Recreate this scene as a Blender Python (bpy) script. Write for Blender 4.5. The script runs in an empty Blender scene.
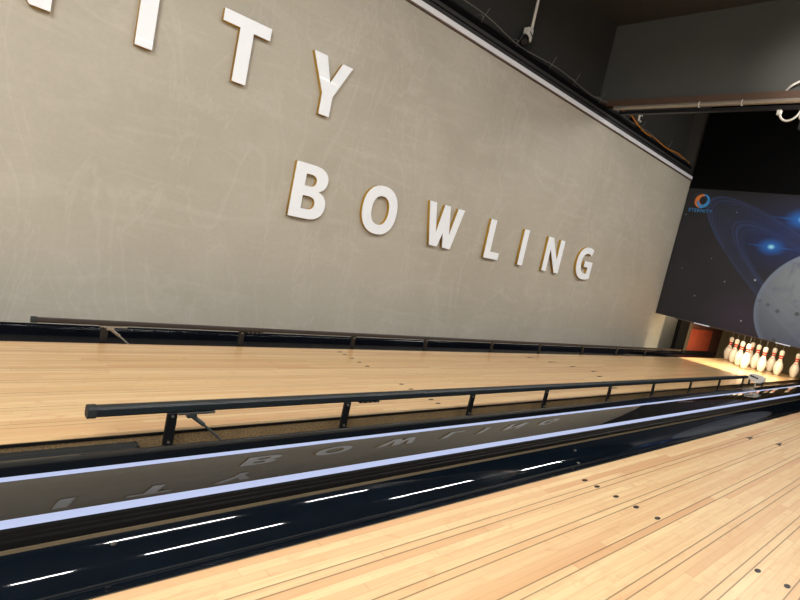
import bpy, bmesh, math, random
from mathutils import Vector, Matrix
random.seed(7)
S = bpy.context.scene
COL = S.collection

# ------------------------------------------------------------------ helpers
def lin(c):
    return tuple(((v/255)/12.92 if v/255 <= .04045 else ((v/255+.055)/1.055)**2.4) for v in c)

class N:
    """tiny node builder"""
    def __init__(s, name):
        s.m = bpy.data.materials.new(name); s.m.use_nodes = True
        s.t = s.m.node_tree; s.b = s.t.nodes['Principled BSDF']
    def node(s, typ, **k):
        n = s.t.nodes.new(typ)
        for a, v in k.items(): setattr(n, a, v)
        return n
    def put(s, inp, v):
        if isinstance(v, bpy.types.NodeSocket): s.t.links.new(v, inp)
        else: inp.default_value = v
    def math(s, op, a, b=None, c=None, clamp=False):
        n = s.node('ShaderNodeMath', operation=op, use_clamp=clamp)
        s.put(n.inputs[0], a)
        if b is not None: s.put(n.inputs[1], b)
        if c is not None: s.put(n.inputs[2], c)
        return n.outputs[0]
    def mix(s, f, a, b, mode='MIX'):
        n = s.node('ShaderNodeMix', data_type='RGBA', blend_type=mode)
        s.put(n.inputs[0], f)
        for i, v in ((6, a), (7, b)):
            s.put(n.inputs[i], v if isinstance(v, bpy.types.NodeSocket) else (*v[:3], 1))
        return n.outputs[2]
    def coords(s):
        tc = s.node('ShaderNodeTexCoord'); sp = s.node('ShaderNodeSeparateXYZ')
        s.t.links.new(tc.outputs['Object'], sp.inputs[0])
        return tc.outputs['Object'], sp.outputs
    def comb(s, x, y, z):
        n = s.node('ShaderNodeCombineXYZ')
        for i, v in enumerate((x, y, z)): s.put(n.inputs[i], v)
        return n.outputs[0]
    def noise(s, vec, scale, detail=3, rough=.5, dist=0):
        n = s.node('ShaderNodeTexNoise'); s.t.links.new(vec, n.inputs['Vector'])
        n.inputs['Scale'].default_value = scale; n.inputs['Detail'].default_value = detail
        n.inputs['Roughness'].default_value = rough; n.inputs['Distortion'].default_value = dist
        return n.outputs['Fac']
    def white(s, vec):
        n = s.node('ShaderNodeTexWhiteNoise', noise_dimensions='3D'); s.t.links.new(vec, n.inputs['Vector'])
        return n.outputs['Value']
    def maprange(s, v, a, b, c=0., d=1., smooth=False):
        n = s.node('ShaderNodeMapRange', interpolation_type='SMOOTHSTEP' if smooth else 'LINEAR')
        s.put(n.inputs[0], v)
        for i, q in enumerate((a, b, c, d)): n.inputs[i+1].default_value = q
        return n.outputs[0]
    def bump(s, h, strength=.2, dist=.01):
        n = s.node('ShaderNodeBump'); n.inputs['Strength'].default_value = strength
        n.inputs['Distance'].default_value = dist; s.t.links.new(h, n.inputs['Height'])
        s.t.links.new(n.outputs[0], s.b.inputs['Normal'])

def plain(name, rgb, rough=.5, metal=0, ior=1.5, coat=0, var=.06, vscale=25, emit=None, estr=0):
    m = N(name); obj, _ = m.coords(); c = lin(rgb)
    f = m.noise(obj, vscale, 3)
    lo = tuple(v*(1-var*2) for v in c); hi = tuple(min(1, v*(1+var*2)) for v in c)
    m.put(m.b.inputs['Base Color'], m.mix(f, lo, hi))
    m.b.inputs['Roughness'].default_value = rough; m.b.inputs['Metallic'].default_value = metal
    m.b.inputs['IOR'].default_value = ior; m.b.inputs['Coat Weight'].default_value = coat
    if emit:
        m.b.inputs['Emission Color'].default_value = (*lin(emit), 1); m.b.inputs['Emission Strength'].default_value = estr
    return m.m

def add_box(bm, x0, x1, y0, y1, z0, z1, bev=0):
    v = [bm.verts.new(p) for p in ((x0,y0,z0),(x1,y0,z0),(x1,y1,z0),(x0,y1,z0),(x0,y0,z1),(x1,y0,z1),(x1,y1,z1),(x0,y1,z1))]
    fs = [bm.faces.new([v[i] for i in f]) for f in ((0,3,2,1),(4,5,6,7),(0,1,5,4),(1,2,6,5),(2,3,7,6),(3,0,4,7))]
    if bev:
        es = {e for f in fs for e in f.edges}
        bmesh.ops.bevel(bm, geom=list(es), offset=bev, segments=2, profile=.5, affect='EDGES')

def add_tube(bm, pts, r, seg=10, cap=True):
    pts = [Vector(p) for p in pts]; rings = []
    up = Vector((0,0,1))
    for i, p in enumerate(pts):
        d = (pts[min(i+1, len(pts)-1)] - pts[max(i-1, 0)]).normalized()
        a = d.cross(up if abs(d.z) < .95 else Vector((1,0,0))).normalized(); b = d.cross(a)
        rr = r[i] if isinstance(r, (list, tuple)) else r
        rings.append([bm.verts.new(p + rr*(math.cos(2*math.pi*k/seg)*a + math.sin(2*math.pi*k/seg)*b)) for k in range(seg)])
    for A, B in zip(rings, rings[1:]):
        for k in range(seg):
            bm.faces.new((A[k], A[(k+1) % seg], B[(k+1) % seg], B[k]))
    if cap:
        bm.faces.new(rings[0][::-1]); bm.faces.new(rings[-1])

def add_profile(bm, prof, y0, y1, closed=True, ny=1):
    """cross-section of (x, z) points run along Y"""
    rows = [[bm.verts.new((x, y0+(y1-y0)*j/ny, z)) for x, z in prof] for j in range(ny+1)]
    n = len(prof)
    for A, B in zip(rows, rows[1:]):
        for i in range(n if closed else n-1):
            bm.faces.new((A[i], A[(i+1) % n], B[(i+1) % n], B[i]))
    if closed:
        bm.faces.new(rows[0][::-1]); bm.faces.new(rows[-1])

def add_lathe(bm, prof, seg=32):
    rings = []
    for r, z in prof:
        if r < 1e-5: rings.append([bm.verts.new((0,0,z))])
        else: rings.append([bm.verts.new((r*math.cos(2*math.pi*k/seg), r*math.sin(2*math.pi*k/seg), z)) for k in range(seg)])
    for A, B in zip(rings, rings[1:]):
        for k in range(seg):
            if len(A) == 1: bm.faces.new((A[0], B[(k+1) % seg], B[k]))
            elif len(B) == 1: bm.faces.new((A[k], A[(k+1) % seg], B[0]))
            else: bm.faces.new((A[k], A[(k+1) % seg], B[(k+1) % seg], B[k]))

def obj(name, bm, mat, parent=None, smooth=False, loc=None):
    bmesh.ops.recalc_face_normals(bm, faces=bm.faces[:])
    me = bpy.data.meshes.new(name); bm.to_mesh(me); bm.free()
    me.materials.append(mat)
    if smooth:
        for p in me.polygons: p.use_smooth = True
        try: me.set_sharp_from_angle(angle=math.radians(40))
        except Exception: pass
    o = bpy.data.objects.new(name, me); COL.objects.link(o)
    if loc: o.location = loc
    if parent: o.parent = parent
    return o

def mk(fn, *a, **k):
    bm = bmesh.new(); fn(bm, *a, **k); return bm

def thing(name, label, cat, loc=(0,0,0), group=None, kind=None):
    o = bpy.data.objects.new(name, None); COL.objects.link(o); o.location = loc
    o.empty_display_size = .1
    return tag(o, label, cat, group, kind)
def tag(o, label, cat, group=None, kind=None):
    o['label'] = label; o['category'] = cat
    if group: o['group'] = group
    if kind: o['kind'] = kind
    return o
def struct(name, bm, mat, parent=None, label=None, cat=None):
    o = obj(name, bm, mat, parent)
    if not parent: o['kind'] = 'structure'
    if label: o['label'] = label
    if cat: o['category'] = cat
    return o

# ------------------------------------------------------------------ dimensions
LW = 1.054; BD = LW/39                 # lane width, board width
LX = -1.780                            # left edge of the far (left) lane
LE = LX + LW                           # its right edge
Y0, Y1 = -2.25, 8.18                   # start and end of the lanes
WX = -2.30                             # face of the plastered wall
HEAD = 7.027                           # head pin
MY = 6.075                              # masking unit plane
CEIL = 3.655
# ------------------------------------------------------------------ materials
def wood(name, light, dark, warm, sm=.62, bj=.2):
    m = N(name); o, c = m.coords()
    bi = m.math('FLOOR', m.math('DIVIDE', c['X'], BD))
    r1 = m.white(m.comb(bi, 3.1, 0.))
    ch = m.math('FLOOR', m.math('ADD', m.math('DIVIDE', c['Y'], 1.15), m.math('MULTIPLY', r1, 7.)))
    r2 = m.white(m.comb(bi, ch, 5.))
    r3 = m.white(m.comb(ch, bi, 9.))
    col = m.mix(r2, lin(light), lin(dark))
    col = m.mix(m.math('MULTIPLY', m.maprange(r3, .62, 1.), .7), col, lin(warm))
    g = m.noise(m.comb(m.math('MULTIPLY', c['X'], 60.), m.math('MULTIPLY', c['Y'], 2.2), bi), 1., 4, .6, .6)
    col = m.mix(m.maprange(g, .42, .72, 0., .5), col, lin(warm))
    g3 = m.noise(m.comb(m.math('MULTIPLY', c['X'], 14.), m.math('MULTIPLY', c['Y'], 9.), bi), 1., 3, .6, 1.2)
    col = m.mix(m.maprange(g3, .55, .75, 0., .55), col, lin(warm))
    g2 = m.noise(m.comb(m.math('MULTIPLY', c['X'], 3.), m.math('MULTIPLY', c['Y'], .5), 0.), 2., 2)
    col = m.mix(m.maprange(g2, .3, .7, .0, .22), col, lin(dark))
    # ordinary seams: faint; panel seams on both sides of every fifth board: dark
    fr = m.math('FRACT', m.math('DIVIDE', c['X'], BD))
    ed = m.math('MINIMUM', fr, m.math('SUBTRACT', 1., fr))
    thin_line = m.math('LESS_THAN', ed, .035)
    col = m.mix(m.math('MULTIPLY', thin_line, .20), col, lin((150, 104, 66)))
    f5 = m.math('FRACT', m.math('DIVIDE', m.math('ADD', c['X'], BD*.5), BD*5))   # board 5 spans 4..5
    d5 = m.math('ABSOLUTE', m.math('SUBTRACT', m.math('MULTIPLY', m.math('ABSOLUTE', m.math('SUBTRACT', m.math('FRACT', m.math('ADD', m.math('DIVIDE', m.math('SUBTRACT', c['X'], 4.5*BD), BD*5), .5)), .5)), 5.), .5))
    s5 = m.math('LESS_THAN', d5, .075)
    col = m.mix(m.math('MULTIPLY', s5, sm), col, lin((84, 62, 36)))
    # butt joints between board lengths
    fy = m.math('FRACT', m.math('ADD', m.math('DIVIDE', c['Y'], 1.15), m.math('MULTIPLY', r1, 7.)))
    col = m.mix(m.math('MULTIPLY', m.math('LESS_THAN', fy, .003), bj), col, lin((120, 80, 45)))
    m.put(m.b.inputs['Base Color'], col)
    m.b.inputs['Roughness'].default_value = .32; m.b.inputs['IOR'].default_value = 1.45
    m.b.inputs['Coat Weight'].default_value = .35; m.b.inputs['Coat Roughness'].default_value = .12
    return m.m
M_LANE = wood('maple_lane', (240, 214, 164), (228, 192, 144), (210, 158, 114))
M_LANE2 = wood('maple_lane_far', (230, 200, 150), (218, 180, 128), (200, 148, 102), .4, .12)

def plaster():
    m = N('microcement_plaster'); o, c = m.coords()
    n1 = m.noise(o, .9, 4, .55, 1.0)
    n2 = m.noise(m.comb(0., m.math('MULTIPLY', c['Y'], 2.2), m.math('MULTIPLY', c['Z'], .55)), 2.2, 5, .6, .8)
    n3 = m.noise(m.comb(0., m.math('MULTIPLY', c['Y'], .5), m.math('MULTIPLY', c['Z'], 2.4)), 2.6, 5, .65, 1.5)
    n4 = m.noise(o, 45, 3, .6)
    col = m.mix(m.maprange(n1, .3, .7), lin((175, 170, 154)), lin((190, 185, 170)))
    col = m.mix(m.maprange(n2, .35, .7, 0., .5), col, lin((184, 180, 166)))
    col = m.mix(m.maprange(n3, .5, .72, 0., .40), col, lin((202, 197, 185)))
    # thin trowel veins
    v = m.math('ABSOLUTE', m.math('SUBTRACT', m.noise(m.comb(0., m.math('MULTIPLY', c['Y'], 1.6), m.math('MULTIPLY', c['Z'], .6)), 1.5, 4, .55, 1.2), .5))
    col = m.mix(m.maprange(v, .0, .02, .22, 0.), col, lin((210, 205, 194)))
    col = m.mix(m.maprange(n4, .3, .7, 0., .12), col, lin((140, 132, 116)))
    m.put(m.b.inputs['Base Color'], col); m.b.inputs['Roughness'].default_value = .62
    m.bump(n3, .06, .01)
    return m.m
M_WALL = plaster()
M_DARK = plain('black_painted_plaster', (52, 52, 48), .9, vscale=3, var=.05)
M_DARK2 = plain('charcoal_bulkhead_paint', (78, 79, 75), .8, vscale=2, var=.05)
M_CEIL = plain('dark_brown_ceiling_paint', (70, 67, 62), .9)
M_BLACK = plain('black_cloth', (9, 9, 10), .95)
M_BLACK.node_tree.nodes['Principled BSDF'].inputs['Specular IOR Level'].default_value = .1
M_WHITE = plain('white_acrylic_letter', (238, 243, 246), .28, var=.01, emit=(235, 240, 245), estr=.09)  # slight emission added to whiten the letter faces
M_LINE = plain('bright_line', (255, 255, 255), .3, emit=(255, 255, 255), estr=.6)
M_GOLD = plain('gold_letter_return', (182, 142, 40), .45, metal=0)
M_MIRROR = plain('black_mirror_capping', (13, 14, 15), .035, ior=1.85, var=.02)
M_GUTL = plain('black_far_gutter', (9, 12, 18), .12, ior=1.33, var=.2, vscale=10)
M_GUTL.node_tree.nodes['Principled BSDF'].inputs['Specular IOR Level'].default_value = .3
M_GUT = plain('glossy_black_gutter', (11, 18, 25), .045, ior=1.6, var=.2, vscale=10)
M_NOSE = plain('gloss_black_moulding', (12, 16, 20), .10, ior=1.42)
M_STRIP = plain('lavender_light_strip', (96, 100, 114), .5, emit=(178, 192, 232), estr=.78)
M_MATTE = plain('matte_black_moulding', (12, 13, 14), .38, ior=1.35)
M_RIB = plain('charcoal_tray_rib', (44, 44, 42), .6)
M_CHIP = None
def chip():
    m = N('particle_board'); o, c = m.coords()
    n = m.noise(o, 160, 2, .7); n2 = m.noise(o, 12, 3)
    col = m.mix(m.maprange(n, .3, .7), lin((104, 82, 54)), lin((176, 148, 104)))
    col = m.mix(m.maprange(n2, .4, .7, 0., .3), col, lin((92, 72, 50)))
    m.put(m.b.inputs['Base Color'], col); m.b.inputs['Roughness'].default_value = .85
    return m.m
M_CHIP = chip()
M_BEIGE = plain('beige_edge_band', (116, 102, 78), .6)
M_RAIL = plain('slate_bumper_rail', (22, 31, 35), .5, ior=1.5, var=.2, vscale=18)
M_RAILB = plain('brown_black_bumper_rail', (50, 43, 39), .36, var=.12)
M_CAP = plain('rubber_end_cap', (34, 40, 40), .7)
M_POST = plain('black_steel_post', (18, 19, 20), .4)
M_STEEL = plain('zinc_steel', (165, 160, 148), .35, metal=.8)
M_DSTEEL = plain('grey_steel_strut', (92, 98, 96), .35, metal=.6)
M_FOAM = plain('dark_foam_bar', (19, 24, 26), .5, var=.2)
M_PIT = plain('olive_pit_curtain', (82, 72, 50), .9, var=.12, vscale=6)
M_KICK = plain('grey_brown_kickback', (78, 68, 52), .7, var=.15, vscale=8)
M_RED = plain('red_brown_kickback_pad', (148, 62, 38), .55, var=.12, vscale=6)
M_KDARK = plain('dark_red_brown_board', (70, 36, 24), .7, var=.1)
M_INK = plain('dark_lane_inlay', (40, 32, 26), .5)
M_SUB = plain('dark_subfloor', (40, 34, 26), .9)
M_CABLE = plain('black_cable', (30, 30, 30), .5)
M_CABLEG = plain('grey_cable', (116, 116, 112), .45)
M_ORANGE = plain('orange_cable', (196, 128, 52), .5)
M_BROWN = plain('brown_metal_lip', (86, 66, 52), .5)
M_PIPE = plain('silver_conduit', (176, 164, 148), .32, metal=.55)
M_PVC = plain('white_plastic', (226, 222, 212), .4, var=.02)
M_TRIM = plain('white_aluminium_trim', (218, 218, 218), .3, var=.02, emit=(230, 232, 240), estr=.10)  # faint emission added so the trim looks less dull
M_LAMP = plain('lit_lamp_diffuser', (200, 200, 205), .5, emit=(235, 235, 245), estr=.4)

def pinmat():
    m = N('pin_enamel'); o, c = m.coords()
    z = c['Z']
    def band(a, b): return m.math('MULTIPLY', m.math('GREATER_THAN', z, a), m.math('LESS_THAN', z, b))
    red = m.math('MAXIMUM', band(.250, .270), band(.280, .301))
    # faint pink print on the shoulder facing the bowler
    dx = m.math('DIVIDE', c['X'], .016); dz = m.math('DIVIDE', m.math('SUBTRACT', z, .215), .016)
    spot = m.math('LESS_THAN', m.math('ADD', m.math('MULTIPLY', dx, dx), m.math('MULTIPLY', dz, dz)), 1.)
    spot = m.math('MULTIPLY', spot, m.math('LESS_THAN', c['Y'], 0.))
    col = m.mix(red, lin((240, 234, 218)), lin((226, 40, 22)))
    col = m.mix(m.math('MULTIPLY', spot, .45), col, lin((214, 84, 70)))
    base = m.math('LESS_THAN', z, .012)
    col = m.mix(base, col, lin((190, 178, 150)))
    m.put(m.b.inputs['Base Color'], col); m.b.inputs['Roughness'].default_value = .22
    m.b.inputs['Coat Weight'].default_value = .4
    return m.m
M_PIN = pinmat()

def spacemat():
    m = N('printed_space_scene'); o, c = m.coords(); x, z = c['X'], c['Z']
    def sub(a, b): return m.math('SUBTRACT', a, b)
    def mul(a, b): return m.math('MULTIPLY', a, b)
    def add(a, b): return m.math('ADD', a, b)
    def dist(cx, cz, sx=1., sz=1.):
        a = m.math('DIVIDE', sub(x, cx), sx); b = m.math('DIVIDE', sub(z, cz), sz)
        return m.math('SQRT', add(mul(a, a), mul(b, b)))
    base = m.mix(m.maprange(m.noise(o, 1.3, 4), .35, .7), lin((30, 30, 33)), lin((39, 38, 42)))
    # purple-ish warmth low, deep blue haze round the star
    base = m.mix(m.maprange(dist(-1.15, .75, .9, .5), 0., 1., .5, 0., True), base, lin((62, 48, 68)))
    cl = m.noise(o, 2.4, 5, .6, .6)
    base = m.mix(mul(m.maprange(dist(-.95, 1.85, .85, .65), 0., 1., .9, 0., True), m.maprange(cl, .2, .75, .25, 1.)), base, lin((22, 42, 100)))
    # rings
    dx = sub(x, -.30); dz = sub(z, 1.0)
    u = add(mul(dx, -.797), mul(dz, .604)); v = add(mul(dx, .604), mul(dz, .797))
    v2 = m.math('DIVIDE', v, .22)
    rho = m.math('SQRT', add(mul(u, u), mul(v2, v2)))
    def ring(r, w, a):
        return mul(m.maprange(m.math('ABSOLUTE', sub(rho, r)), 0., w, 1., 0., True), a)
    rg = ring(2.07, .035, .55)
    for r, w, a in ((2.0, .05, .4), (1.93, .02, .3), (1.86, .03, .2), (1.60, .03, .4), (1.53, .05, .5), (1.45, .03, .3)):
        rg = m.math('MAXIMUM', rg, ring(r, w, a))
    rg = m.math('MAXIMUM', rg, mul(mul(m.math('GREATER_THAN', rho, 1.38), m.math('LESS_THAN', rho, 2.1)), .12))
    base = m.mix(mul(rg, m.maprange(m.noise(o, 1.8, 3), .35, .65, .35, .9)), base, lin((66, 88, 146)))
    # stars
    for sx, sz, sr in ((-1.511, 1.165, .011), (-1.165, 1.256, .018), (-1.19, .693, .014), (-1.833, .895, .010), (-2.244, 2.018, .008), (-1.598, 2.115, .008), (-2.10, 1.25, .007), (-1.75, 1.45, .007), (-.3, 2.25, .012), (.4, 2.0, .012), (1.1, 1.5, .012), (1.6, .9, .012), (2.2, 1.8, .012)):
        base = m.mix(m.maprange(dist(sx, sz), sr*.4, sr, .9, 0.), base, lin((170, 172, 180)))
    # planet
    pr = dist(-.30, 1.0, .80, .80)
    inside = m.maprange(pr, .985, 1.0, 1., 0.)
    shade = m.maprange(dist(-.55, 1.35, .95, .95), 0., 1.25, 0., 1., True)
    pc = m.mix(shade, lin((132, 140, 144)), lin((70, 76, 96)))
    pn = m.noise(o, 3.0, 5, .6, .9)
    pc = m.mix(m.maprange(pn, .5, .68, 0., .7), pc, lin((84, 86, 116)))
    vc = m.node('ShaderNodeTexVoronoi'); m.t.links.new(o, vc.inputs['Vector']); vc.inputs['Scale'].default_value = 9.
    cr = mul(m.maprange(vc.outputs['Distance'], .2, .27, 1., 0.), m.math('GREATER_THAN', m.white(vc.outputs['Position']), .5))
    cr = mul(cr, m.maprange(z, .95, 1.1, 1., 0.))
    pc = m.mix(mul(cr, .8), pc, lin((72, 72, 74)))
    pc = m.mix(m.maprange(pr, .9, 1., 0., .5, True), pc, lin((120, 138, 165)))
    base = m.mix(inside, base, pc)
    # ring passes softly over the planet
    base = m.mix(mul(mul(rg, inside), .25), base, lin((150, 160, 190)))
    # star glows
    def glow(cx, cz, s):
        g1 = m.maprange(dist(cx, cz, .20*s, .14*s), 0., 1., .8, 0., True)
        g2 = m.maprange(dist(cx, cz, .055*s, .045*s), 0., 1., 1., 0., True)
        g3 = m.maprange(dist(cx, cz, .34*s, .016*s), 0., 1., .8, 0., True)
        return m.math('MAXIMUM', g1, g3), g2
    em = None
    for cx, cz, s in ((-1.096, 1.713, 1.), (-.84, 2.10, 1.2)):
        a, b = glow(cx, cz, s)
        base = m.mix(a, base, lin((30, 110, 200))); base = m.mix(b, base, lin((150, 225, 245)))
    m.put(m.b.inputs['Base Color'], base); m.b.inputs['Roughness'].default_value = .42
    m.put(m.b.inputs['Emission Color'], base); m.b.inputs['Emission Strength'].default_value = .10
    return m.m
M_SPACE = spacemat()
M_LOGO_O = plain('logo_orange', (214, 122, 48), .5, emit=(214, 110, 40), estr=.12)
M_LOGO_B = plain('logo_blue', (60, 138, 196), .5, emit=(50, 130, 200), estr=.12)
M_LOGO_D = plain('logo_dim_blue', (62, 84, 110), .5)
M_PENDANT = plain('dull_marker_ink', (60, 72, 74), .5)

# ------------------------------------------------------------------ the setting
struct('floor', mk(add_box, -2.5, 5.2, -6, 9.0, -.30, -.20), M_SUB)
o = struct('floor_approach', mk(add_box, WX, 5.2, -6, Y0-.02, -.19, 0), M_LANE); o.name = 'floor.001'
bm = bmesh.new(); add_box(bm, WX-.2, WX, -6, MY+2.6, -.30, 2.515)
struct('wall_left', bm, M_WALL)
struct('wall_left_upper', mk(add_box, -2.62, -2.50, -6, 9.0, 2.4, CEIL+.1), M_DARK)
struct('wall_bulkhead', mk(add_box, -2.5, 5.2, 3.53, 3.66, 2.80, CEIL), M_DARK2)
struct('wall_back', mk(add_box, -2.62, 5.2, 8.9, 9.0, -.3, CEIL), M_DARK)
struct('ceiling', mk(add_box, -2.62, 5.2, -6, 9.0, CEIL, CEIL+.1), M_CEIL)
struct('wall_right', mk(add_box, 5.2, 5.3, -6, 9.0, -.3, CEIL+.1), M_DARK2)
# corner return behind the cable ledge at the masking unit
struct('wall_corner_return', mk(add_box, -2.5, WX-.002, MY+.02, MY+.12, 2.516, CEIL), M_DARK2)
# wall top: brown lip, white trim, black rail and tray
struct('trim_1', mk(add_box, WX, WX+.012, -6, MY-.01, 2.504, 2.517), M_BROWN)
struct('trim_2', mk(add_box, WX-.05, WX+.016, -6, MY-.01, 2.519, 2.562, .004), M_TRIM)
bm = bmesh.new()
add_box(bm, WX-.07, WX-.01, -6, MY-.01, 2.572, 2.606)
add_box(bm, WX-.045+.006, WX-.02, -6, MY-.01, 2.622, 2.655, .004)
add_box(bm, WX-.12, WX-.062, -6, MY-.01, 2.685, 2.717, .004)
tr = tag(obj('cable_tray', bm, M_RIB), 'black ribbed cable tray running along the top of the plastered wall', 'cable tray')
obj('backing', mk(add_box, WX-.19, WX-.121, -6, MY-.01, 2.516, 2.72), M_BLACK, tr)
obj('backing', mk(add_box, WX-.06, WX-.04, -6, MY-.01, 2.607, 2.71), M_BLACK, tr)

# ------------------------------------------------------------------ cables on the tray
def smooth_path(pts, n=8):
    out = []
    P = [Vector(p) for p in pts]
    for i in range(len(P)-1):
        a = P[max(i-1, 0)]; b = P[i]; c = P[i+1]; d = P[min(i+2, len(P)-1)]
        for k in range(n):
            t = k/n
            out.append(.5*((2*b) + (c-a)*t + (2*a-5*b+4*c-d)*t*t + (3*b-a-3*c+d)*t**3))
    out.append(P[-1]); return out
def cable(label, mat, ph, amp, r, x, z, y0=-6, y1=6.0, group='cables along the wall top'):
    rnd = random.Random(ph); pts = []; y = y0
    while y < y1:
        pts.append((x+rnd.uniform(-.02, .02), y, z+rnd.uniform(-amp, amp))); y += rnd.uniform(.3, .6)
    pts.append((x, y1, z))
    o = obj('cable', mk(add_tube, smooth_path(pts, 5), r, 6), mat, smooth=True)
    return tag(o, label, 'cable', group)
lb = 'thin black cable in the loose bundle above the wall top trim'
for i, (x, z) in enumerate(((-2.40, 2.735), (-2.385, 2.748), (-2.42, 2.752), (-2.43, 2.725), (-2.37, 2.728))):
    cable(lb, M_CABLE, i+3, .022, .007, x, z)
o = cable('pale grey cable lying over the black bundle above the wall top trim', M_CABLEG, 31, .024, .0045, -2.36, 2.760)
del o['group']
o = obj('cable', mk(add_tube, smooth_path([(-2.36, 3.85, 2.80), (-2.36, 4.05, 2.82), (-2.36, 4.25, 2.775), (-2.36, 4.5, 2.74), (-2.37, 4.8, 2.755), (-2.37, 5.2, 2.74), (-2.37, 5.6, 2.765), (-2.38, 6.05, 2.75)]), .010, 6), M_ORANGE, smooth=True)
tag(o, 'orange cable above the wall top beyond the bulkhead', 'cable')
# cable ties: short upright tails on the bundle
for y in (.35, 1.25, 1.75, 2.3, 2.75, 3.3, 4.35, 5.2):
    bm = bmesh.new()
    add_tube(bm, [(-2.395+.055*math.cos(a), y, 2.742+.045*math.sin(a)) for a in [k*math.pi/6 for k in range(13)]], .003, 5)
    add_tube(bm, [(-2.34, y, 2.75), (-2.33, y+.02, 2.80), (-2.335, y+.05, 2.85)], .0025, 5)
    tag(obj('cable_tie', bm, M_CABLEG), 'black cable tie with its tail up round the wall top cable bundle', 'cable tie', 'cable ties on the wall top bundle')

# ------------------------------------------------------------------ sensors and conduit high on the dark wall
t = thing('wall_sensor', 'white box with black lens hanging from a white conduit above the wall', 'sensor', (-2.42, 1.96, 2.83))
obj('conduit', mk(add_tube, [(0, .03, CEIL-2.83), (0, .03, .06)], .014, 10), M_PVC, t, True)
obj('junction_box', mk(add_box, -.03, .03, -.045, .03, .02, .135, .006), M_PVC, t)
bm = bmesh.new(); add_tube(bm, [(.0, -.05, .03), (.02, -.07, .0), (.04, -.085, -.02)], [.045, .05, .03], 12)
obj('black_lens', bm, M_POST, t, True)
obj('wire', mk(add_tube, smooth_path([(.03, -.02, .10), (.05, .02, .05), (.05, .05, -.01), (.03, .04, -.06)]), .004, 6), M_CABLE, t, True)
t = thing('wall_sensor', 'small white sensor on the dark wall just beyond the bulkhead', 'sensor', (-2.42, 4.36, 2.835))
obj('housing', mk(add_box, -.03, .03, -.05, .05, 0, .09, .008), M_PVC, t)
obj('bracket', mk(add_box, -.08, -.03, -.03, .03, .02, .06), M_POST, t)
obj('lens', mk(add_box, .028, .034, -.01, .045, .02, .07, .002), M_POST, t)

# ------------------------------------------------------------------ bulkhead lip, pipe and loose cable
t = thing('bulkhead_rail', 'brown metal lip with silver conduit and black track under the bulkhead', 'rail', (0, 3.5, 2.7))
obj('lip', mk(add_box, -2.45, 5.19, -.03, .06, .035, .098), M_BROWN, t)
obj('conduit', mk(add_tube, [(-2.26, -.02, .012), (5.19, -.02, .012)], .024, 12), M_PIPE, t, True)
obj('track', mk(add_box, -2.2, 5.19, .0, .05, -.050, -.02), M_POST, t)
for x in (-1.36, -.98, -.40, .6, 1.6):
    bm = bmesh.new(); add_tube(bm, [(x, -.02+.028*math.cos(a), .012+.028*math.sin(a)) for a in [k*math.pi/6 for k in range(13)]], .004, 5)
    obj('cable_clip', bm, M_PVC, t)
t = thing('dangling_cable', 'white cable end looping down below the silver conduit', 'cable', (-.65, 3.46, 2.59))
obj('wire', mk(add_tube, smooth_path([(0, 0, 0), (.03, 0, -.045), (.075, 0, -.062), (.13, 0, -.03), (.165, 0, .05), (.19, 0, .12)]), .009, 8), M_PVC, t, True)
obj('plug', mk(add_box, -.022, .016, -.015, .015, -.01, .035, .006), M_PVC, t)
t = thing('track_fixture', 'white and grey fitting hanging at the right end of the silver conduit', 'fixture', (-.47, 3.505, 2.60))
obj('housing', mk(add_box, -.035, .055, -.03, .03, -.05, .048, .01), M_PVC, t)
obj('lower_body', mk(add_box, -.02, .05, -.025, .025, -.14, -.05, .01), M_CAP, t)
o = obj('cable', mk(add_tube, smooth_path([(-.66, 3.5, 2.81), (-.62, 3.47, 2.84), (-.57, 3.47, 2.87), (-.50, 3.47, 2.885), (-.40, 3.48, 2.85)]), .010, 8), M_PVC, smooth=True)
tag(o, 'short white cable tucked on top of the brown lip under the bulkhead', 'cable')

# ------------------------------------------------------------------ lanes
def lane(label, x0, mat, yend=Y1):
    t = thing('bowling_lane', label, 'bowling lane', (x0, 0, 0))
    obj('lane_bed', mk(add_box, 0, LW, Y0, yend, -.012, 0), mat, t)
    obj('side_board', mk(add_box, .004, LW-.004, Y0, yend, -.19, -.012), M_CHIP, t)
    for sx in (0, LW):
        s = -1 if sx == 0 else 1
        obj('edge_strip', mk(add_box, sx-.001 if s > 0 else sx-.003, sx+.003 if s > 0 else sx+.001, Y0, yend, -.010, -.001), M_POST, t)
    for b in (3, 5, 8, 11, 14, 26, 29, 32, 35, 37):
        cx = (b-.5)*BD; bm = bmesh.new()
        v = [bm.verts.new((cx+.0085*math.cos(a), .019*math.sin(a), .0006)) for a in [2*math.pi*k/16 for k in range(16)]]
        bm.faces.new(v); obj('guide_dot', bm, M_INK, t)
    for b in (5, 10, 15, 20, 25, 30, 35):
        cx = (b-.5)*BD; y = 2.542-.143*abs(b-20)/5; bm = bmesh.new()
        v = [bm.verts.new(p) for p in ((cx-.016, y-.075, .0006), (cx, y-.045, .0006), (cx+.016, y-.075, .0006), (cx, y+.075, .0006))]
        bm.faces.new(v); obj('aiming_arrow', bm, M_INK, t)
    return t
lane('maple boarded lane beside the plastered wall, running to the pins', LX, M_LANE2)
lane('maple boarded lane in the lower right foreground, nearest the camera', 0, M_LANE)

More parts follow.
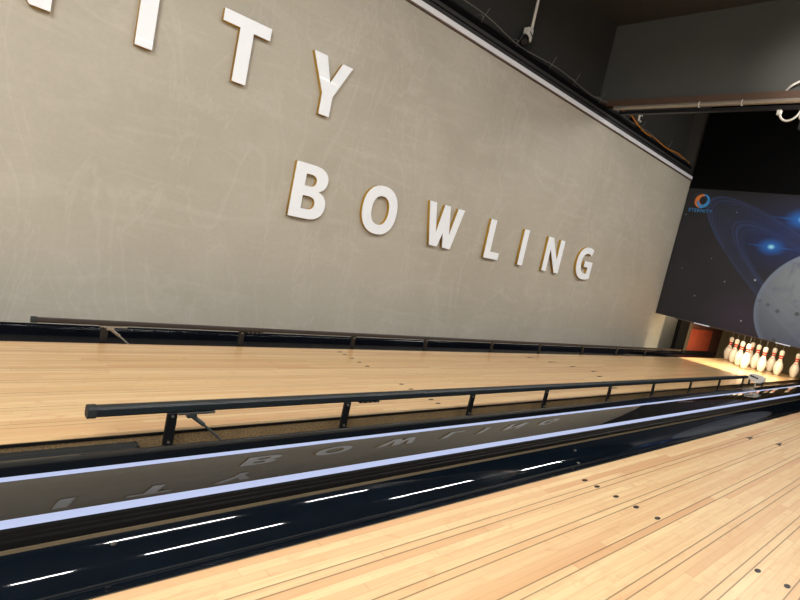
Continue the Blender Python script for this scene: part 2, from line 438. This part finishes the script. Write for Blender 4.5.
# ------------------------------------------------------------------ gutters
def arc_gutter(x0, x1, z0, z1, depth, n=14, th=.008):
    top = []
    for k in range(n+1):
        t = k/n; x = x0+(x1-x0)*t
        z = z0+(z1-z0)*t - depth*(1-(2*t-1)**2)**.75 if 0 < t < 1 else (z0 if t == 0 else z1)
        top.append((x, z))
    return top + [(x, z-th) for x, z in reversed(top)]
def gutter(label, x0, x1, z0, z1, depth, lip=None, mat=M_GUT):
    bm = bmesh.new(); p = arc_gutter(x0, x1, z0, z1, depth); n = len(p)//2
    if lip: p = p[:n]+[(x1+.004, z1+.002), (lip, z1)]+[(lip, z1-.008)]+p[n:]
    add_profile(bm, p, Y0, Y1-.02)
    return tag(obj('gutter', bm, mat, smooth=True), label, 'gutter')
gutter('wide glossy black gutter in the foreground between capping and right lane', -.182, -.036, .010, -.020, .042, -.004)
gutter('glossy black gutter between the plastered wall and the left lane', -2.03, LX-.004, -.004, -.014, .050, None, M_GUTL)
# inner gutter of the left lane, low and mostly hidden behind the capping
gutter('narrow black gutter behind the near raised bumper rail', LE+.030, -.535, -.085, -.07, .035)
# ledge along the wall
bm = bmesh.new(); add_profile(bm, [(-2.033, -.004), (-2.040, .012), (-2.05, .018), (-2.062, .014), (-2.075, -.002), (-2.11, -.045), (WX+.002, -.105), (WX+.002, -.19), (-2.033, -.19)], Y0, Y1)
tag(obj('wall_side_capping', bm, M_GUTL, smooth=True), 'black glossy ledge at the foot of the plastered wall', 'capping')
# screws in the foreground gutter
for (x, y) in ((-.172, -1.70), (-.165, .33), (-.11, .28)):
    t = (x+.182)/.146; z = .010-.030*t-.042*(1-(2*t-1)**2)**.75
    bm = bmesh.new(); add_tube(bm, [(x, y, z-.001), (x, y, z+.003)], .007, 12)
    tag(obj('screw', bm, M_STEEL, smooth=True), {(-.172): 'lone steel screw near the lower left of the foreground gutter', (-.165): 'upper steel screw of the pair at the gutter joint', (-.11): 'lower steel screw of the pair at the gutter joint'}[x], 'screw')

# ------------------------------------------------------------------ capping between the lanes
t = thing('lane_divider_capping', 'black mirror-gloss divider with two lavender light strips between the lanes', 'capping', (0, 0, 0))
xa, xb, zc = -.412, -.244, .050
R_ = (xb-xa)/2/math.sin(math.radians(7.0))
crown = []
for k in range(17):
    a = math.radians(-7.0+14.0*k/16)
    crown.append(((xa+xb)/2+R_*math.sin(a), zc + R_*(math.cos(a)-math.cos(math.radians(7)))))
bm = bmesh.new(); add_profile(bm, crown+[(xb, zc-.03), (xa, zc-.03)], Y0, Y1)
obj('crown', bm, M_MIRROR, t, True)
obj('light_strip', mk(add_box, -.434, xa, Y0, Y1, zc-.02, zc+.001, .002), M_STRIP, t)
obj('light_strip', mk(add_box, xb, -.209, Y0, Y1, zc-.02, zc+.002, .002), M_STRIP, t)
nose = [(-.435, .046), (-.448, .052), (-.466, .0575), (-.480, .0605), (-.494, .061), (-.506, .057), (-.514, .048), (-.518, .034), (-.520, -.03), (-.522, -.19), (-.435, -.19)]
bm = bmesh.new(); add_profile(bm, nose, Y0, Y1); obj('rounded_nose', bm, M_NOSE, t, True)
bm = bmesh.new(); add_profile(bm, [(-.209, .052), (-.200, .050), (-.1985, .043), (-.194, .042), (-.1925, .035), (-.186, .033), (-.1835, .020), (-.209, .018)], Y0, Y1)
obj('side_moulding', bm, M_MATTE, t)
obj('edge_band', mk(add_box, -.209, -.1825, Y0, Y1, .006, .0185), M_BEIGE, t)
obj('core', mk(add_box, -.434, -.186, Y0, Y1, -.19, .004), M_SUB, t)
# black blocks along the foot of the nose, brown gaps between them
y = -1.36; rnd = random.Random(4); segs = []
while y < 5.8:
    L = rnd.uniform(.35, .75); segs.append((y, y+L)); y += L+rnd.uniform(.05, .12)
for a, b in segs:
    o = obj('retainer_block', mk(add_box, -.552, -.521, a, b, -.06, .026, .004), M_POST)
    tag(o, 'black retainer block along the left foot of the glossy divider', 'retainer block', 'retainer blocks along the divider')
# a second divider, gutter and subfloor close the right lane on its far side (out of the frame)
gb = bmesh.new(); add_profile(gb, arc_gutter(LW+.004, LW+.19, -.012, .012, .060), Y0, Y1-.02)
struct('outer_gutter', gb, M_GUT)
struct('outer_divider', mk(add_box, LW+.192, LW+.45, Y0, Y1, -.19, .05), M_MIRROR)
struct('outer_subfloor', mk(add_box, LW+.452, 5.19, Y0, Y1, -.19, -.05), M_SUB)

# lowered bar beside the left lane, next to the camera
t = thing('lowered_bumper_bar', 'low dark bar between left lane and glossy divider, before the raised rail', 'bumper bar', (-.685, 0, 0))
obj('bar', mk(add_box, -.022, .020, Y0+.01, -1.515, -.056, -.014, .008), M_FOAM, t)
obj('end_face', mk(add_box, -.021, .019, -1.517, -1.508, -.055, -.015, .003), M_POST, t)

# ------------------------------------------------------------------ raised bumper rails
POSTS = (-1.42, -.70, .12, .83, 1.66, 2.42, 3.25, 4.05, 4.85)
def bumper(label, x, mat, side, platemat, yend, top, h, w, ys, pbot):
    t = thing('bumper_rail', label, 'bumper rail', (x, ys, 0))
    zb = top-h; q = w/2; c = .006
    rail = [(-q+c, zb), (q-c, zb), (q, zb+c), (q, top-c), (q-c, top), (-q+c, top), (-q, top-c), (-q, zb+c)]
    bm = bmesh.new(); add_profile(bm, rail, .018, yend-ys); obj('rail', bm, mat, t, True)
    zm = (top+zb)/2; cp = [(a*1.12, zm+(z-zm)*1.16) for a, z in rail]
    bm = bmesh.new(); add_profile(bm, cp, 0, .024); obj('end_cap', bm, M_CAP, t, True)
    for y in POSTS:
        yy = y-ys+(0 if side else .045)
        bm = bmesh.new(); add_box(bm, -.006+side*.012, .006+side*.012, yy-.017, yy+.017, pbot, zb+.002, .003)
        p = obj('post', bm, M_POST, t)
        for z in (zb-.010, -.014):
            obj('screw', mk(add_tube, [(side*.012+.005, yy, z), (side*.012+.010, yy, z)], .0045, 8), M_STEEL, p)
    y0 = -1.42-ys
    obj('hinge_plate', mk(add_box, -.012, q, y0+.02, y0+.145, zb-.009, zb-.001, .002), platemat, t)
    obj('hinge_block', mk(add_box, -.008, .014, y0+.052, y0+.085, zb-.024, zb-.009, .003), platemat, t)
    bm = bmesh.new(); add_tube(bm, [(.004, y0+.07, zb-.018), (.008, y0+.115, zb-.052)], .0075, 10)
    st = obj('strut', bm, platemat, t, True)
    obj('strut_rod', mk(add_tube, [(.008, y0+.11, zb-.048), (.012, y0+.20, zb-.125)], .004, 8), platemat, st, True)
    yj = -.635-ys
    jp = obj('joint_plate', mk(add_box, -.010, q-.002, yj, yj+.11, zb-.007, zb, .001), M_POST, t)
    for k in range(4):
        obj('rivet', mk(add_tube, [(q-.002, yj+.015+k*.027, zb-.0035), (q+.002, yj+.015+k*.027, zb-.0035)], .0032, 8), M_STEEL, jp)
    return t
bumper('raised dark slate bumper rail on posts between the left lane and divider', -.688, M_RAIL, 1, M_DSTEEL, 5.0, .117, .031, .036, -1.67, -.098)
bumper('raised brownish black bumper rail on posts beside the plastered wall', -1.812, M_RAILB, 0, M_STEEL, 6.05, .107, .022, .030, -1.68, -.036)

# ------------------------------------------------------------------ pins
prof = [(0, 0), (.0245, 0), (.0258, .004), (.0360, .019), (.0420, .035), (.0497, .057), (.0560, .078), (.0593, .098), (.0605, .114),
        (.0602, .128), (.0579, .149), (.0535, .167), (.0470, .184), (.0385, .202), (.0314, .219), (.0272, .230), (.0249, .238), (.0233, .248),
        (.0229, .256), (.0232, .268), (.0242, .280), (.0265, .298), (.0292, .312), (.0306, .321), (.0318, .334), (.0323, .343), (.0318, .353),
        (.0290, .364), (.0230, .374), (.0130, .380), (0, .381)]
t = thing('bowling_pin', 'head pin', 'bowling pin', (LX+LW/2, HEAD, 0), 'string pins at the end of the left lane')
body = obj('pin_body', mk(add_lathe, prof, 28), M_PIN, t, True)
strg = obj('string', mk(add_tube, [(0, 0, .380), (0, 0, 1.0)], .0028, 6), M_CABLEG, t, True)
s_, r_ = .3048, .264
spots = {1: (0, 0), 2: (-.5, 1), 3: (.5, 1), 4: (-1, 2), 5: (0, 2), 6: (1, 2), 7: (-1.5, 3), 8: (-.5, 3), 9: (.5, 3), 10: (1.5, 3)}
names = {1: 'front head pin, white with red neck bands, brightest of the ten pins',
 2: 'white red-banded pin in second row, just left of the head pin',
 3: 'white red-banded pin in second row, just right of the head pin',
 4: 'white red-banded pin at the left end of the third row',
 5: 'white red-banded pin in the middle of the third row',
 6: 'white red-banded pin at the right end of the third row',
 7: 'white red-banded pin in the far left corner of the back row',
 8: 'white red-banded pin in the back row hidden behind the head pin',
 9: 'dim white red-banded pin in the back row, second from the right',
 10: 'white red-banded pin standing alone at the far right of the back row'}
for k, (a, b) in spots.items():
    if k == 1: r = t
    else:
        r = t.copy(); COL.objects.link(r)
        for ch in (body, strg):
            c = ch.copy(); COL.objects.link(c); c.parent = r
    r.location = (LX+LW/2+a*s_, HEAD+b*r_, .001); r['label'] = names[k]
t['label'] = names[1]

# ------------------------------------------------------------------ pit: kickbacks, curtain
def kick(label, x, s, zb=0):
    t = thing('kickback_panel', label, 'side panel', (x, 6.42, -.18))
    def bx(*a): return mk(add_box, *a)
    def X(a, b): return (min(a*s, b*s), max(a*s, b*s))
    obj('front_post', bx(*X(-.05, .006), 0, .36, zb, 1.3), M_BLACK, t)
    obj('board', bx(*X(-.04, 0), .36, .51, zb, 1.3), M_KICK, t)
    obj('rear_board', bx(*X(-.04, 0), .51, 2.1, zb, 1.3), M_KDARK, t)
    obj('impact_pad', bx(*X(0, .008), .51, 1.46, max(zb, .225), .575), M_RED, t)
    if not zb: obj('foot_rail', bx(*X(0, .006), .36, 1.86, .18, .215), M_POST, t)
    return t
kick('left side panel of the pin pit with black post and red-brown pad', -2.036, 1)
kick('right side panel of the left lane pin pit, dark behind the light strips', -.46, -1, .25)
bm = bmesh.new(); n = 40
for k in range(n+1):
    x = -2.02+1.54*k/n; y = 8.32+.008*math.sin(k*1.3)
    bm.verts.new((x, y, -.18)); bm.verts.new((x, y, 1.2))
bm.verts.ensure_lookup_table()
for k in range(n): bm.faces.new((bm.verts[2*k], bm.verts[2*k+2], bm.verts[2*k+3], bm.verts[2*k+1]))
tag(obj('pit_curtain', bm, M_PIT, smooth=True), 'olive brown curtain hanging behind the pins', 'curtain')
# pit light: warm strip behind the masking unit
t = thing('pit_lamp', 'warm strip lamp behind the bottom of the masking unit', 'lamp', (-1.0, 6.24, .98))
obj('housing', mk(add_box, -1.28, 1.4, -.03, .03, .005, .04, .004), M_PVC, t)
for x in (-1.1, 0, 1.2): obj('bracket', mk(add_box, x-.01, x+.01, -.1345, -.03, .012, .032), M_POST, t)

# ------------------------------------------------------------------ masking unit
MB, MT = .528, 2.400
t = thing('masking_unit', 'dark printed masking panel of planet, rings and stars above the pins', 'printed panel', (0, 0, 0))
obj('printed_panel', mk(add_box, WX+.006, 5.15, MY, MY+.03, MB, MT), M_SPACE, t)
obj('upper_panel', mk(add_box, WX+.006, 5.15, MY-.002, MY+.03, MT, CEIL-.002), M_BLACK, t)
obj('top_edge', mk(add_box, WX+.006, 5.15, MY-.006, MY-.001, MT-.008, MT), M_CAP, t)
obj('bottom_lip', mk(add_box, -2.0, 5.15, MY-.004, MY+.04, MB-.014, MB-.001), M_BROWN, t)
for x, w_ in ((-1.64, .10), (-.67, .08)):
    obj('clip_light', mk(add_box, x-w_, x+w_, MY-.012, MY+.02, MB-.014, MB-.002, .002), M_LAMP, t)
# emblem: orange and blue ring with thin orbit, lettering beneath
def ann(cx, cz, r0, r1, a0, a1, off=(0, 0), y=MY-.0015, n=32):
    bm = bmesh.new(); A = []; B = []
    for k in range(n+1):
        a = math.radians(a0+(a1-a0)*k/n)
        A.append(bm.verts.new((cx+r1*math.cos(a), y, cz+r1*math.sin(a))))
        B.append(bm.verts.new((cx+off[0]+r0*math.cos(a), y, cz+off[1]+r0*math.sin(a))))
    for k in range(n): bm.faces.new((A[k], A[k+1], B[k+1], B[k]))
    return bm
lx, lz = -2.072, 2.228
e = obj('emblem', ann(lx, lz, .063, .100, 75, 285, (.022, .012)), M_LOGO_O, t)
obj('emblem_blue_arc', ann(lx, lz, .068, .100, -100, 90, (-.004, .014), MY-.002), M_LOGO_B, e)
obj('emblem_inner_arc', ann(lx+.012, lz-.012, .058, .080, 180, 330, (.002, .016), MY-.0025), M_LOGO_B, e)
bm = bmesh.new(); pts = []
for k in range(41):
    a = 2*math.pi*k/40; u = .150*math.cos(a); v = .055*math.sin(a); th = math.radians(-28)
    pts.append((lx+u*math.cos(th)-v*math.sin(th), MY-.001, lz+u*math.sin(th)+v*math.cos(th)))
add_tube(bm, pts, .0025, 4, False); obj('emblem_orbit', bm, M_LOGO_D, e)
cu = bpy.data.curves.new('word', 'FONT'); cu.body = 'ETERNITY'; cu.size = .066; cu.align_x = 'CENTER'; cu.space_character = 1.1
to = bpy.data.objects.new('word', cu); COL.objects.link(to)
dg = bpy.context.evaluated_depsgraph_get(); me = bpy.data.meshes.new_from_object(to.evaluated_get(dg))
bpy.data.objects.remove(to); me.name = 'emblem_lettering'; me.materials.clear(); me.materials.append(M_LOGO_B)
w = bpy.data.objects.new('emblem_lettering', me); COL.objects.link(w); w.parent = t
w.rotation_euler = (math.pi/2, 0, 0); w.location = (lx+.005, MY-.002, 2.070)

# ------------------------------------------------------------------ white marker box on the capping
t = thing('lane_sensor_box', 'small white box with dark marking on dark legs at the far divider', 'sensor box', (-.52, 4.70, .055))
hexa = [(-.083, .085), (-.074, .118), (-.03, .132), (.05, .130), (.078, .110), (.070, .075), (.035, .042), (-.05, .052)]
def prism(bm, pts, y0, y1):
    A = [bm.verts.new((x, y0, z)) for x, z in pts]; B = [bm.verts.new((x, y1, z)) for x, z in pts]
    n = len(pts); bm.faces.new(A); bm.faces.new(B[::-1])
    for i in range(n): bm.faces.new((A[i], B[i], B[(i+1) % n], A[(i+1) % n]))
    bmesh.ops.bevel(bm, geom=bm.edges[:], offset=.005, segments=2, affect='EDGES')
bm = bmesh.new(); prism(bm, hexa, -.03, .03); h = obj('housing', bm, M_PVC, t)
bm = bmesh.new()
for k, (x, w_) in enumerate(((-.060, .016), (-.042, .022), (-.018, .015), (.0, .016))):
    add_box(bm, x, x+w_, -.0315, -.030, .094-k*.003, .112-k*.003)
obj('dark_marking', bm, M_POST, h)
bm = bmesh.new(); add_tube(bm, [(-.062, 0, .065), (-.055, -.03, 0)], .010, 8); obj('leg', bm, M_POST, t, True)
bm = bmesh.new(); add_tube(bm, [(.058, 0, .065), (.070, -.03, 0)], .007, 8); obj('leg', bm, M_POST, t, True)
bm = bmesh.new(); add_tube(bm, [(.0, 0, .04), (.0, 0, 0)], .006, 8); obj('leg', bm, M_PVC, t, True)

# ------------------------------------------------------------------ wall letters
def bez(p0, p1, p2, p3, n=10):
    return [tuple((1-t)**3*a+3*(1-t)**2*t*b+3*(1-t)*t*t*c+t**3*d for a, b, c, d in zip(p0, p1, p2, p3)) for t in [k/n for k in range(1, n+1)]]
def ell(cx, cz, rx, rz, n=48, p=2.25):
    out = []
    for k in range(n):
        a = 2*math.pi*k/n; c, s = math.cos(a), math.sin(a)
        out.append((cx+rx*math.copysign(abs(c)**(2/p), c), cz+rz*math.copysign(abs(s)**(2/p), s)))
    return out
H1, H0 = 1.166, .798
def letter(label, loops, y0, group):
    """loops of (along-wall, height); the letter stands proud of the wall"""
    t = thing('wall_letter', label, 'letter', (WX, y0, min(z for L in loops for _, z in L)))
    zb = t.location.z
    def fill(name, d0, d1, mat, grow=0):
        cu = bpy.data.curves.new(name, 'CURVE'); cu.dimensions = '2D'; cu.fill_mode = 'BOTH'; cu.extrude = (d1-d0)/2; cu.offset = grow
        for L in loops:
            sp = cu.splines.new('POLY'); sp.points.add(len(L)-1)
            for i, (a, z) in enumerate(L): sp.points[i].co = (a-y0, z-zb, 0, 1)
            sp.use_cyclic_u = True
        o = bpy.data.objects.new(name, cu); COL.objects.link(o)
        dg = bpy.context.evaluated_depsgraph_get(); me = bpy.data.meshes.new_from_object(o.evaluated_get(dg))
        bpy.data.objects.remove(o)
        # curve plane (u, v, depth) -> world (depth, u, v)
        me.transform(Matrix(((0,0,1,(d0+d1)/2),(1,0,0,0),(0,1,0,0),(0,0,0,1))))
        me.materials.clear(); me.materials.append(mat); me.name = name
        o = bpy.data.objects.new(name, me); COL.objects.link(o); o.parent = t
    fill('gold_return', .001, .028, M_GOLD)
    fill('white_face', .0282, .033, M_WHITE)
    return t
gB = 'white letters on the plastered wall'
def L_I(x, w, z0, z1): return [[(x, z0), (x+w, z0), (x+w, z1), (x, z1)]]
def L_N(x, w, z0, z1, s):
    h = z1-z0
    return [[(x, z0), (x+s, z0), (x+s, z0+h*.66), (x+w-s, z0), (x+w, z0), (x+w, z1), (x+w-s, z1), (x+w-s, z0+h*.37), (x+s*1.14, z1), (x, z1)]]
# upper row (only its right-hand end is in the picture)
U0, U1 = 1.510, 1.888
letter('white letter N at the top left corner, only its foot in view', L_N(-2.06, .355, U0, U1, .085), -2.06, gB)
LI = letter('white letter I of the upper row, between the N and the T', L_I(-1.326, .088, U0, U1), -1.326, gB)
letter('white letter T of the upper row, left of the Y', [[(-.783, U0), (-.697, U0), (-.697, U1-.072), (-.589, U1-.072), (-.589, U1), (-.889, U1), (-.889, U1-.068), (-.783, U1-.068)]], -.889, gB)
LY = letter('white letter Y with a bright line across, upper row end', [[(-.162, U0), (-.079, U0), (-.079, 1.645), (.041, U1-.008), (-.045, U1-.008), (-.117, 1.728), (-.174, U1), (-.276, U1), (-.163, 1.648)]], -.276, gB)
# lower row
B_out = [(-.250, H0), (-.110, H0)] + bez((-.110, H0), (-.02, H0), (.030, .840), (.030, .908)) + bez((.030, .908), (.030, .958), (.0, .988), (-.046, .998)) \
      + bez((-.046, .998), (-.005, 1.012), (.018, 1.040), (.018, 1.080)) + bez((.018, 1.080), (.018, 1.140), (-.03, 1.170), (-.120, 1.170)) + [(-.250, 1.170)]
B_up = [(-.163, 1.022), (-.125, 1.022)] + bez((-.125, 1.022), (-.088, 1.022), (-.072, 1.038), (-.072, 1.064)) + bez((-.072, 1.064), (-.072, 1.090), (-.088, 1.103), (-.125, 1.103)) + [(-.163, 1.103)]
B_lo = [(-.163, .864), (-.120, .864)] + bez((-.120, .864), (-.076, .864), (-.058, .882), (-.058, .910)) + bez((-.058, .910), (-.058, .940), (-.078, .955), (-.120, .955)) + [(-.163, .955)]
letter('white letter B starting the lower row, under the Y', [B_out, B_up, B_lo], -.250, gB)
letter('white letter O in the lower row, between B and W', [ell(.531, .984, .171, .187), ell(.533, .982, .087, .111)], .361, gB)
letter('white letter W in the lower row, between O and L', [[(1.128, .803), (1.222, .803), (1.262, .93), (1.292, .803), (1.391, .803), (1.478, H1), (1.397, H1), (1.344, .915), (1.290, H1), (1.222, H1), (1.178, .915), (1.115, H1), (1.037, H1)]], 1.037, gB)
letter('white letter L in the lower row, between W and I', [[(1.868, .797), (2.086, .797), (2.086, .865), (1.950, .865), (1.950, H1), (1.868, H1)]], 1.868, gB)
letter('white letter I in the lower row, between L and N', L_I(2.417, .081, .797, 1.163), 2.417, gB)
letter('white letter N in the lower row, between I and G', L_N(2.862, .325, .793, 1.160, .080), 2.862, gB)
G = [(3.845, 1.150)] + bez((3.845, 1.150), (3.80, 1.165), (3.76, 1.170), (3.715, 1.168)) + bez((3.715, 1.168), (3.59, 1.155), (3.530, 1.075), (3.530, .975)) \
  + bez((3.530, .975), (3.530, .855), (3.610, .785), (3.735, .787)) + bez((3.735, .787), (3.79, .789), (3.84, .798), (3.876, .815)) + [(3.876, 1.006), (3.700, 1.006), (3.700, .935), (3.792, .935), (3.792, .866)] \
  + bez((3.792, .866), (3.70, .845), (3.622, .872), (3.622, .978)) + bez((3.622, .978), (3.622, 1.075), (3.70, 1.125), (3.820, 1.078))
letter('white letter G ending the lower row, nearest the printed panel', [G], 3.530, gB)
# thin emissive lines laid across the faces of Y and I
def thin_line(parent, a0, a1, z0, z1, h=.006):
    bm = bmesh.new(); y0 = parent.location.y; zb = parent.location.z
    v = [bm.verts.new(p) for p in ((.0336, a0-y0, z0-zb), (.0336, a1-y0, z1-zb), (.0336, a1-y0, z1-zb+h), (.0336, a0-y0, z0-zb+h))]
    bm.faces.new(v); obj('face_line', bm, M_LINE, parent)
thin_line(LY, -.205, -.122, 1.738, 1.732); thin_line(LY, -.113, -.045, 1.731, 1.725)
thin_line(LI, -1.318, -1.240, 1.545, 1.545, .004)

# ------------------------------------------------------------------ lamps and added fill lights, none in view
def area(name, loc, size, energy, rot=(0, 0, 0), color=(1, 1, 1), spread=180):
    l = bpy.data.lights.new(name, 'AREA'); l.shape = 'RECTANGLE'; l.size = size[0]; l.size_y = size[1]
    l.energy = energy; l.color = color; l.spread = math.radians(spread)
    o = bpy.data.objects.new(name, l); COL.objects.link(o); o.location = loc; o.rotation_euler = rot
    return o
WARM = (1, .94, .90)
for y, L in ((-3.4, 1.2), (-1.25, .35), (.03, 1.2), (2.70, 1.35)):
    area('tube_lamp', (.45, y, 3.30), (.03, L), 38*L, color=WARM)
for y, L in ((-3.0, 1.2), (.45, 1.5), (2.85, 1.1)):
    area('tube_lamp', (4.3, y, 3.30), (.035, L), 44*L, color=WARM)
area('hall_fill', (1.6, -4.2, 3.2), (3.2, 2.5), 225, (math.radians(28), math.radians(28), 0), (1, .99, .97))  # added fill behind the camera, has no fitting of its own
area('tube_lamp', (.1, 4.75, 3.2), (.03, 1.1), 48, (0, math.radians(20), 0), (1, .96, .92))  # added wash in tube form, brightens the wall near the masking unit
area('gap_fill', (-2.17, 6.62, .96), (.12, .55), 4.5, (0, math.radians(32), 0), (1, .86, .66))  # added light, brightens the wall strip beside the left side panel
area('pit_light', (-.95, 6.24, .975), (1.5, .05), 42, (math.radians(20), 0, 0), (1, .83, .58), 125)
area('pit_fill', (-1.25, 6.9, 1.15), (1.2, .8), 6, (0, 0, 0), (1, .84, .62))  # added fill that lifts the pins, no fitting behind it
sp = bpy.data.lights.new('bulkhead_spot', 'SPOT'); sp.color = (1, .93, .86); sp.energy = 26; sp.spot_size = math.radians(60); sp.spot_blend = 1; sp.shadow_soft_size = .05
so = bpy.data.objects.new('bulkhead_spot', sp); COL.objects.link(so); so.location = (-.2, 2.6, 2.95)
so.rotation_euler = (Vector((-.45, 3.53, 3.0))-so.location).to_track_quat('-Z', 'Y').to_euler()

w = bpy.data.worlds.new('hall_ambient'); S.world = w; w.use_nodes = True
w.node_tree.nodes['Background'].inputs[0].default_value = (.9, .93, 1, 1); w.node_tree.nodes['Background'].inputs[1].default_value = .25

# ------------------------------------------------------------------ camera
yaw, pitch, roll = 0.8266518778, -0.1116806781, 0.2127493476
f = Vector((-math.sin(yaw)*math.cos(pitch), math.cos(yaw)*math.cos(pitch), math.sin(pitch)))
rt = Vector((math.cos(yaw), math.sin(yaw), 0)); up = rt.cross(f)
r2 = math.cos(roll)*rt+math.sin(roll)*up; u2 = -math.sin(roll)*rt+math.cos(roll)*up
cam = bpy.data.cameras.new('camera'); co = bpy.data.objects.new('camera', cam); COL.objects.link(co)
mw = Matrix((r2, u2, -f)).transposed().to_4x4(); mw.translation = Vector((1.0051755, -2.0788274, .7995900))
co.matrix_world = mw; cam.sensor_width = 36; cam.lens = 531.828/800*36; cam.clip_start = .02; cam.clip_end = 100
S.camera = co
S.view_settings.view_transform = 'Standard'; S.view_settings.look = 'None'
S.view_settings.exposure = 0
S.cycles.use_denoising = True
